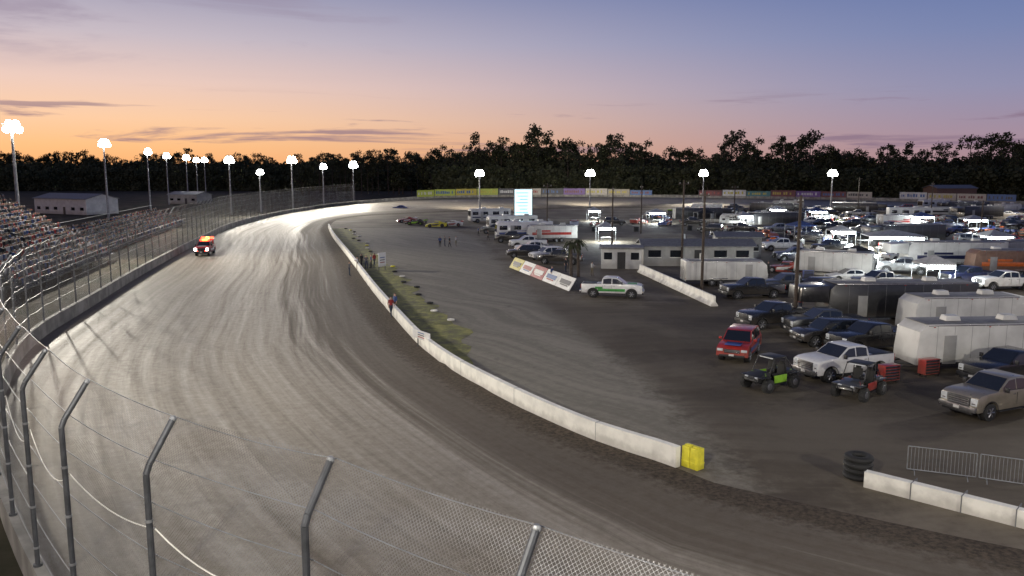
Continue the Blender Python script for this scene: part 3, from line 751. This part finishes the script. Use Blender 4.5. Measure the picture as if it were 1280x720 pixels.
for c,w,d,x,y,dg,l in[('tent_white',8,5,1115,316,-10,4500),('tent_white',3.5,4,1050,308,-5,2500),('tent_white',3,4,928,284,10,2500),('tent_blue',4,4,1000,300,5,0),('tent_black',3,4,1070,343,5,1500),('tent_white',3,3,1165,360,0,1500),('tent_white',3,4,757,302,0,2500),('tent_white',4,4,1215,290,0,1500),('tent_black',4,4,880,280,0,0),('tent_blue',4,4,1150,285,0,1500),('tent_white',4,4,820,279,0,1500),('tent_white',4,4,970,274,0,1500),('tent_white',4,4,1240,316,0,1500),('tent_white',3,4,742,276,0,1500),('tent_blue',4,4,1020,277,0,1500)]:
    canopy(c,w,d,x,y,dg,l)
# ------------------------------------------------------------------ buildings
def building(name,W,D,H_,x,y,deg,wall='trailer_white',roof='roof_grey',gable=True,loc=None,nwin=3):
    e=empty(name); e.location=loc or P(x,y); e.rotation_euler=(0,0,rad(deg))
    mb=MB(); mb.box((0,0,H_/2),(W,D,H_),wall); put('walls',mb.mesh('walls',smooth=False),parent=e)
    mb=MB()
    if gable:
        mb.prism([(-D/2-.4,H_+.0),(0,H_+D*.14),(D/2+.4,H_+.0),(D/2+.4,H_+.12),(0,H_+D*.14+.15),(-D/2-.4,H_+.12)],W+.8,roof); M=Matrix.Rotation(math.pi/2,4,'Z'); mb.v=[tuple(M@Vector(v)) for v in mb.v]
        for sg in(-1,1): mb.add([(sg*W/2,-D/2,H_),(sg*W/2,D/2,H_),(sg*W/2,0,H_+D*.14)],[(0,1,2)],wall)
    else: mb.box((0,0,H_+.1),(W+.6,D+.6,.22),roof)
    put('roof',mb.mesh('roof',smooth=False),parent=e)
    mb=MB()
    for k in range(nwin):
        xx=-W/2+W*(k+.5)/nwin
        if k==nwin//2: mb.box((xx,-D/2-.02,1.05),(1.0,.06,2.1),'trim')
        else: mb.box((xx,-D/2-.02,1.6),(min(1.6,W/nwin*.6),.05,.9),'glass'); mb.box((xx,-D/2-.05,1.12),(min(1.7,W/nwin*.65),.1,.07),'concrete_white')
    put('openings',mb.mesh('op',smooth=False),parent=e)
    return e
building('concession_building',5,3.5,2.5,776,334,-6,'trailer_white',gable=False)
building('pit_office_building',14,5,2.5,868,330,-2,'trailer_grey',nwin=5)
building('storage_shed',6,4,3,920,322,-4,'roof_grey')
building('wooden_house',16,8,6,0,0,8,'trailer_brown',loc=(163,300,0),nwin=4)
building('white_warehouse',24,10,4.3,0,0,-28,'trailer_white',loc=(-128,236,0),nwin=6)
building('white_warehouse',14,8,3.4,0,0,-22,'trailer_grey',loc=(-124,310,0),nwin=4)
# LED scoreboard
mb=MB(); p=P(654,276)
for s_ in(-1.6,1.6): mb.cyl((s_,0,0),(s_,0,7.6),.13,.13,'steel',8)
mb.box((0,0,4.5),(4.6,.5,6.8),'trim'); mat('led_panel',(.70,.95,1),.3,0,1.1,var=.02); mat('led_dim',(.25,.6,.75),.3,0,.7)
mb.box((0,-.27,4.5),(4.3,.05,6.5),'led_panel')
for k in range(7): mb.box((-.3+.2*(k%3),-.31,6.9-k*.8),(3.0-(k%3)*.5,.02,.22),'led_dim')
put('led_scoreboard',mb.mesh('led',smooth=False),p,rad(5))
# leaning sponsor boards
mat('board_white',(.6,.6,.58),.5,var=.06)
cols=['ad_yellow','board_white','ad_red','board_white','board_white']
a=P(637,334);b_=P(712,364)
for k in range(5):
    c=a.lerp(b_,(k+.5)/5); d=(b_-a); ang=math.atan2(d.y,d.x); mb=MB(); w=d.length/5-.12
    mb.box((0,.35,.62),(w,.06,1.5),cols[k],0,1,rad(-32)); mb.box((0,.33,.66),(w*.7,.05,.5),['ad_dark','ad_red','board_white','ad_blue','ad_dark'][k],0,1,rad(-32)); mb.box((0,.13,.36),(w*.5,.05,.14),['ad_dark','ad_blue','board_white','ad_red','ad_dark'][k],0,1,rad(-32))
    for s_ in(-w*.4,w*.4): mb.cyl((s_,.7,1.1),(s_,1.1,0),.03,.03,'steel',5)
    put('sponsor_board',mb.mesh('sp',smooth=False),c,ang)
# jersey barrier
a=P(800,340);b_=P(893,383)
mb=MB(); d=b_-a;L=d.length; seg=6
for k in range(seg):
    c=a.lerp(b_,(k+.5)/seg); M=Matrix.Translation(c)@Matrix.Rotation(math.atan2(d.y,d.x),4,'Z')
    w=L/seg-.06
    prof_=[(-.35,0),(-.35,.1),(-.12,.4),(-.09,.95),(.09,.95),(.12,.4),(.35,.1),(.35,0)]
    vs=[M@Vector((-w/2,y,z)) for y,z in prof_]+[M@Vector((w/2,y,z)) for y,z in prof_]
    mb.add(vs,[tuple(range(8)),tuple(range(15,7,-1))]+[(i,(i+1)%8,8+(i+1)%8,8+i) for i in range(8)],'concrete_white')
put('jersey_barrier',mb.mesh('jb',smooth=False))
# ------------------------------------------------------------------ crowd barriers
a=P(1132,590);b_=P(1222,601);c_=P(1310,614)
for A_,B_ in((a,b_),(b_,c_)):
    mb=MB(); d=B_-A_; L=d.length-.08; ang=math.atan2(d.y,d.x)
    mb.tube([(0.04,0,.15),(0.04,0,1.1),(L,0,1.1),(L,0,.15),(.04,0,.15)],.022,'steel_light',8)
    x=.16
    while x<L: mb.cyl((x,0,.15),(x,0,1.1),.010,.010,'steel_light',6); x+=.13
    for xx in(.3,L-.3): mb.tube([(xx,-.3,0),(xx,-.25,.06),(xx,0,.15),(xx,.25,.06),(xx,.3,0)],.018,'steel_light',6)
    put('crowd_barrier',mb.mesh('cb'),A_,ang)
# verge strip along the inner wall
m=bpy.data.materials.new('verge_grass'); m.use_nodes=True; t=NT(m.node_tree); b=t.n['Principled BSDF']; oc_=t.new('ShaderNodeTexCoord').outputs['Object']
t.l.new(t.ramp(t.noise(oc_,.8,8,.72),[(.36,c4(.08,.07,.045)),(.48,c4(.14,.14,.045)),(.58,c4(.24,.23,.06)),(.72,c4(.34,.30,.12))]),b.inputs['Base Color']); b.inputs['Roughness'].default_value=.95
seg=[p for p in iw if 46<p.y<172]; edge=[]
nrmS=[nrm2(seg[max(k-1,0)],seg[min(k+1,len(seg)-1)]) for k in range(len(seg))]
sgn=1 if ((seg[20]+nrmS[20]*3)-Vector((30,120,0))).length<(seg[20]-Vector((30,120,0))).length else -1
vs=[];fs=[];NW=6
for k,p in enumerate(seg):
    w1=(3.7+1.6*noise.noise(p*.35))*min(1,k/12.0+.15)
    for j in range(NW+1):
        w=.32+w1*j/NW; q=p+nrmS[k]*sgn*w; vs.append((q.x,q.y,.008+(.05*abs(noise.noise(q*1.5)) if 0<j<NW else 0)))
    edge.append(p+nrmS[k]*sgn*(.32+w1))
for k in range(len(seg)-1):
    for j in range(NW): a=k*(NW+1)+j; fs.append((a,a+1,a+NW+2,a+NW+1))
me=bpy.data.meshes.new('grass_verge'); me.from_pydata(vs,[],fs); me.materials.append(m); put('grass_verge',me)
tyr=MB()
for k in range(14,len(seg)-1,4):
    v=edge[k]; tyr_c=random.choice(['tyre','tyre','paint_yellow','tyre','concrete_white'])
    torus(tyr,(v.x,v.y,.10),.24,.10,tyr_c,12,6)
put('marker_tyres',tyr.mesh('mt'))
for x,y in((478,338),(527,436)):
    mb=MB(); hi=y<400; mb.box((0,0,1.35 if hi else .95),(1.4 if hi else 2.4,.06,1.7 if hi else .6),'paint_white')
    for s_ in(-.6,.6): mb.cyl((s_,.05,0),(s_,.05,2.1 if hi else 1.2),.04,.04,'steel',6)
    for q in range(3): mb.box((0,-.035,(1.0+q*.3) if hi else (.8+q*.15)),(.9,.01,.1 if hi else .06),['ad_red','ad_dark','ad_blue'][q])
    put('standing_sign',mb.mesh('sg',smooth=False),P(x,y),rad(60 if hi else -55))
# ------------------------------------------------------------------ people
def person(pose,shirt,pants):
    bm=bmesh.new(); sk=bm.verts.layers.skin.verify()
    J={}
    def v(n_,co,r,par=None):
        x=bm.verts.new(co); x[sk].radius=r if hasattr(r,'__len__') else (r,r); J[n_]=x
        if par: bm.edges.new((J[par],x))
        return x
    st=.16 if pose==1 else .04
    v('pel',(0,0,.95),(.16,.12)); J['pel'][sk].use_root=True
    v('wa',(0,0,1.12),(.15,.11),'pel'); v('ch',(0,.01,1.32),(.18,.12),'wa'); v('ne',(0,0,1.50),(.07,.07),'ch'); v('hd',(0,.01,1.60),(.085,.10),'ne'); v('ht',(0,.01,1.74),(.07,.085),'hd')
    for s_,nm in((-1,'l'),(1,'r')):
        v(nm+'hp',(s_*.10,0,.88),.10,'pel'); v(nm+'kn',(s_*.12,st*s_,.50),.068,nm+'hp'); v(nm+'an',(s_*.13,st*s_*1.6-.02,.09),.045,nm+'kn'); v(nm+'to',(s_*.14,st*s_*1.6-.18,.04),.04,nm+'an')
        v(nm+'sh',(s_*.19,0,1.43),.07,'ch')
        if pose==2: v(nm+'el',(s_*.27,-.08,1.17),.05,nm+'sh'); v(nm+'wr',(s_*.16,-.3,1.2),.036,nm+'el'); v(nm+'ha',(s_*.10,-.38,1.22),.035,nm+'wr')
        else: v(nm+'el',(s_*.27,.02,1.15),.05,nm+'sh'); v(nm+'wr',(s_*.28,-.08,.9),.036,nm+'el'); v(nm+'ha',(s_*.27,-.11,.78),.035,nm+'wr')
    me=bpy.data.meshes.new('p'); bm.to_mesh(me); bm.free()
    ob=bpy.data.objects.new('tmp',me); scene.collection.objects.link(ob); ob.modifiers.new('s','SKIN'); sb_=ob.modifiers.new('u','SUBSURF'); sb_.levels=1
    m2=bpy.data.meshes.new_from_object(ob.evaluated_get(bpy.context.evaluated_depsgraph_get())); bpy.data.objects.remove(ob)
    for q in(shirt,pants,'skin','hair','trim'): m2.materials.append(MATS[q])
    for f in m2.polygons:
        c=f.center; f.use_smooth=True
        if c.z<.08: i=4
        elif c.z<.98 and abs(c.x)<.22: i=1
        elif c.z>1.68 or (c.z>1.56 and c.y>.04): i=3
        elif c.z>1.47: i=2
        elif abs(c.x)>.15 and (c.z<1.1 if pose!=2 else c.y<-.15): i=2
        else: i=0
        f.material_index=i
    return m2
PP=[person(0,'shirt_black','denim'),person(1,'shirt_red','denim'),person(2,'shirt_white','khaki'),person(0,'shirt_blue','shirt_black'),person(2,'shirt_grey','denim'),person(1,'shirt_black','shirt_black')]
rr=random.Random(5)
for x,y in[(437,345),(447,338),(452,334),(458,336),(464,335),(468,333),(489,396),(494,391),(550,309),(556,308),(562,309),(570,308),(690,352),(707,340),(1105,372),(1125,373),(1140,330),(1090,330),(1160,372),(740,345),(1000,392),(960,345),(1190,370),(610,300),(598,295)]:
    V('person',rr.choice(PP),x,y,rr.uniform(0,360))
# ------------------------------------------------------------------ grandstand with crowd
def grandstand(A_,B_,rows,z0,rise,depth,seed,pc):
    e=empty('grandstand'); A_=Vector(A_);B_=Vector(B_); d=(B_-A_); L=d.length; d.normalize(); bk=Vector((-d.y,d.x,0))
    M=Matrix(((d.x,bk.x,0,A_.x),(d.y,bk.y,0,A_.y),(0,0,1,0),(0,0,0,1)))
    mb=MB(); cm=MB(); r_=random.Random(seed)
    for k in range(rows):
        z=z0+k*rise; y=k*depth
        mb.box((L/2,y,z),(L,.3,.05),'bleacher'); mb.box((L/2,y-.35,z-.35),(L,.45,.05),'steel'); mb.box((L/2,y+.1,z-.55),(L,.03,.35),'steel')
        x=.4
        while x<L:
            aisle=(x%9)<1.0
            if not aisle and r_.random()<pc:
                c=r_.choice(['shirt_black']*4+['shirt_grey']*2+['crowd_blue','crowd_blue','crowd_red','denim','crowd_white','khaki'])
                q=Vector((x,y,z)); h=r_.uniform(.52,.62)
                cm.box(q+Vector((0,0,h/2)),(.44,.26,h),c,r_.uniform(-.3,.3),.75)
                cm.box(q+Vector((0,-.24,.06)),(.36,.42,.15),'denim'); cm.box(q+Vector((0,-.42,-.18)),(.32,.14,.42),'denim')
                cm.sph(q+Vector((0,-.02,h+.13)),(.09,.10,.12),'crowd_skin',6,4); cm.sph(q+Vector((0,.01,h+.17)),(.098,.105,.11),r_.choice(['hair','hair','hair','crowd_red','crowd_white','khaki']),6,4)
            x+=.55
    for x in [L*i/8 for i in range(9)]:
        for k in range(0,rows,4): mb.cyl((x,k*depth,0),(x,k*depth,z0+k*rise),.06,.06,'steel',5)
    mb.tube([(0,rows*depth,z0+rows*rise+1),(L,rows*depth,z0+rows*rise+1)],.04,'steel_light'); mb.tube([(0,-.8,z0+.9),(L,-.8,z0+.9)],.04,'steel_light')
    for b2,nm in((mb,'structure'),(cm,'crowd')):
        b2.v=[tuple(M@Vector(v)) for v in b2.v]; put(nm,b2.mesh(nm,smooth=False),parent=e)
grandstand((-46.5,74,0),(-55.5,110,0),22,1.3,.46,.8,1,.9)
grandstand((-60.5,118,0),(-76,185,0),8,.6,.36,.8,2,.85)
# ------------------------------------------------------------------ trees
fol=bpy.data.materials.new('foliage'); fol.use_nodes=True; t=NT(fol.node_tree); b=t.n['Principled BSDF']
oc_=t.new('ShaderNodeTexCoord').outputs['Object']
t.l.new(t.mix(t.sstep(t.noise(oc_,.5,4),.35,.65),c4(.035,.042,.022),c4(.085,.088,.05)),b.inputs['Base Color']); b.inputs['Roughness'].default_value=.9; b.inputs['Specular IOR Level'].default_value=.1
MATS['foliage']=fol
def tree(h,kind,seed):
    r=random.Random(seed); mb=MB()
    def clump(c,rad_,n_,sz):
        for _ in range(n_):
            d=Vector((r.gauss(0,1),r.gauss(0,1),r.gauss(0,.75))).normalized()*rad_*r.random()**.4; p=c+d
            u_=Vector((r.uniform(-1,1),r.uniform(-1,1),r.uniform(-1,1))).normalized(); w_=u_.orthogonal().normalized(); s1_=sz*r.uniform(.5,1.2)
            mb.quad([p-u_*s1_,p+w_*s1_*.7,p+u_*s1_,p-w_*s1_*.7],'foliage')
    if kind=='pine':
        top=Vector((r.uniform(-.6,.6),r.uniform(-.6,.6),h)); mb.cyl((0,0,0),top*.6,.32,.22,'wood',7); mb.cyl(top*.6,top*.97,.22,.06,'wood',6)
        lo_=r.choice([.42,.55,.62])
        for i in range(r.randint(15,22)):
            f=r.uniform(lo_,1.0); a=r.uniform(0,6.28); reach=h*.19*math.sin(min(1,(1.08-f)*2.8)*1.57)*r.uniform(.5,1.15)+.3
            s=top*f; e_=s+Vector((math.cos(a)*reach,math.sin(a)*reach,reach*.25)); mb.cyl(s,e_,.08,.03,'wood',4,False)
            clump(e_,r.uniform(1.2,2.2)*h/24,42,.52)
    elif kind=='oak':
        mb.cyl((0,0,0),(0,0,h*.35),.45,.3,'wood',7)
        for i in range(30):
            a=r.uniform(0,6.28); f=r.random(); rr_=h*.38*math.sqrt(r.random())*math.sin(.4+f*2.4); e_=Vector((math.cos(a)*rr_,math.sin(a)*rr_,h*(.25+.70*f)))
            mb.cyl((0,0,h*.3),e_,.09,.03,'wood',4,False); clump(e_,h*.115*r.uniform(.7,1.25),44,.6)
    elif kind=='palm':
        mb.cyl((0,0,0),(.1,0,h),.2,.15,'wood',8)
        for i in range(26):
            a=i*2.4; up=r.uniform(-.7,.9); pr=None
            for q in range(6):
                tt=q/5; p=Vector((.1+math.cos(a)*1.2*tt,math.sin(a)*1.2*tt,h+up*tt*1.1-.9*tt*tt)); sd=Vector((-math.sin(a),math.cos(a),0))*.16*(1-tt*.6)
                if pr: mb.quad([pr[0]-pr[1],pr[0]+pr[1],p+sd,p-sd],'foliage')
                pr=(p,sd)
    else:
        for i in range(34):
            c=Vector((r.uniform(-5,5),r.uniform(-1.8,1.8),h*r.random())); clump(c,1.9,36,.75)
        mb.cyl((0,0,0),(0,0,h*.7),.2,.1,'wood',5)
    return mb.mesh(kind,recalc=False,smooth=False)
pines=[tree(24,'pine',i) for i in range(8)]; oaks=[tree(17,'oak',20+i) for i in range(4)]; bush=[tree(10,'bush',40+i) for i in range(3)]
tl=empty('tree_line'); rr=random.Random(21)
def row(x0,x1,Yf,dens,hf,ju=12,var=(.82,1.07)):
    x=x0
    while x<x1:
        Y=Yf(x)+rr.uniform(-ju,ju); k=rr.random(); X=(x-640)/1000*Y
        s_=hf(x)*rr.uniform(*var)*(1.10 if rr.random()<.10 else 1)
        if k<.68: put('pine',rr.choice(pines),(X,Y,0),R(0,6.28),tl,s_/24)
        else: put('broadleaf',rr.choice(oaks),(X,Y,0),R(0,6.28),tl,s_/24*1.18)
        x+=dens*rr.uniform(.5,1.6)
def hR(x):
    return 27.5+1.6*math.sin(x*.021)+1.4*math.sin(x*.057)-(3.4*min(1,max(0,(x-930)/80)))-(3.5*min(1,max(0,(640-x)/60)))
yR=lambda x: 395 if x<900 else 395-(x-900)*.12
row(540,1420,yR,14,hR,12,(.80,1.10)); row(540,1420,lambda x:yR(x)+30,10,lambda x:hR(x)*.92)
row(540,1420,lambda x:yR(x)-18,13,lambda x:hR(x)*.66)
yL=lambda x:560
row(-150,640,yL,9,lambda x:23+1.5*math.sin(x*.03),12,(.82,1.08)); row(-150,640,lambda x:yL(x)+40,8,lambda x:23)
row(380,640,lambda x:450,9,lambda x:21+ (x-380)*.012)
x=-150
while x<1420:
    for q_,Yb in enumerate((520 if x<560 else yR(x)-25,540 if x<560 else yR(x)+10,545 if x<560 else yR(x)+35)):
        X=(x-640)/1000*Yb; put('undergrowth',rr.choice(bush),(X,Yb+rr.uniform(-4,4),0),R(-.5,.5),tl,rr.uniform(1.1,1.35)+q_*.18)
    x+=10 if x<560 else 13
pm=[tree(4.2,'palm',60),tree(4.6,'palm',61)]
for x,y in((714,350),(723,346)): put('palm_tree',random.choice(pm),P(x,y),R(0,6))
# ------------------------------------------------------------------ sky
w=bpy.data.worlds.new('World'); scene.world=w; w.use_nodes=True; t=NT(w.node_tree); t.n.clear()
d=t.new('ShaderNodeTexCoord').outputs['Generated']; sp=t.new('ShaderNodeSeparateXYZ',None,Vector=d); x_,y_,z_=sp.outputs
S_=lambda *c:s2l(c)
warm=t.ramp(z_,[(0,S_(253,176,112)),(.03,S_(254,194,136)),(.06,S_(250,204,166)),(.10,S_(234,202,190)),(.15,S_(198,186,196)),(.20,S_(160,158,182)),(.5,S_(78,90,128)),(1,S_(50,60,98))])
cool=t.ramp(z_,[(0,S_(172,136,140)),(.04,S_(162,140,158)),(.09,S_(142,142,174)),(.15,S_(118,131,174)),(.21,S_(98,117,168)),(.5,S_(55,72,115)),(1,S_(40,50,88))])
col=t.mix(t.sstep(x_,-.48,.60),warm,cool)
cv=t.comb(t.m('MULTIPLY',x_,2.2),t.m('MULTIPLY',y_,2.2),t.m('MULTIPLY',z_,34.0))
cl=t.noise(cv,1.6,8,.6,.5)
low=t.m('MULTIPLY',t.sstep(z_,.015,.03),t.m('SUBTRACT',1.0,t.sstep(z_,.065,.10)))
c1=t.m('MULTIPLY',t.sstep(cl,.54,.65),low)
hn=t.sstep(t.noise(t.comb(t.m('MULTIPLY',x_,2.0),y_,t.m('MULTIPLY',z_,13.0)),1.9,7,.58,.6),.50,.68)
hi=t.m('MULTIPLY',t.m('MULTIPLY',t.sstep(z_,.10,.15),hn),t.m('SUBTRACT',1.0,t.sstep(x_,-.32,.0)))
col=t.mix(t.m('MULTIPLY',c1,.75),col,S_(134,112,134))
col=t.mix(t.m('MULTIPLY',hi,.6),col,S_(150,136,158))
below=t.sstep(z_,-.02,.0)
col=t.mix(below,c4(.05,.045,.04),col)
bg1=t.new('ShaderNodeBackground',None,Color=col,Strength=1.0)
sky=t.new('ShaderNodeTexSky',{'sky_type':'NISHITA','sun_disc':False,'sun_elevation':rad(1.0),'sun_rotation':rad(-50)})
bg2=t.new('ShaderNodeBackground',None,Color=sky.outputs[0],Strength=.008)
ad=t.new('ShaderNodeAddShader',None,i0=bg1.outputs[0],i1=bg2.outputs[0])
t.new('ShaderNodeOutputWorld',None,Surface=ad.outputs[0])
sl=bpy.data.lights.new('sun','SUN'); sl.energy=.12; sl.angle=rad(3); sl.color=(1,.7,.5); so=bpy.data.objects.new('sun',sl); scene.collection.objects.link(so)
so.rotation_euler=Vector((math.sin(rad(50)),-math.cos(rad(50)),-.05)).to_track_quat('-Z','Y').to_euler()
# ------------------------------------------------------------------ camera
cd=bpy.data.cameras.new('camera'); cd.sensor_width=36; cd.lens=36*1000/1280; cd.clip_end=8000; cd.clip_start=.1
co=bpy.data.objects.new('camera',cd); scene.collection.objects.link(co); co.location=(0,0,CAM_H); co.rotation_euler=(math.pi/2-TILT,0,0); scene.camera=co
scene.view_settings.view_transform='Standard'; scene.view_settings.look='None'; scene.view_settings.exposure=0
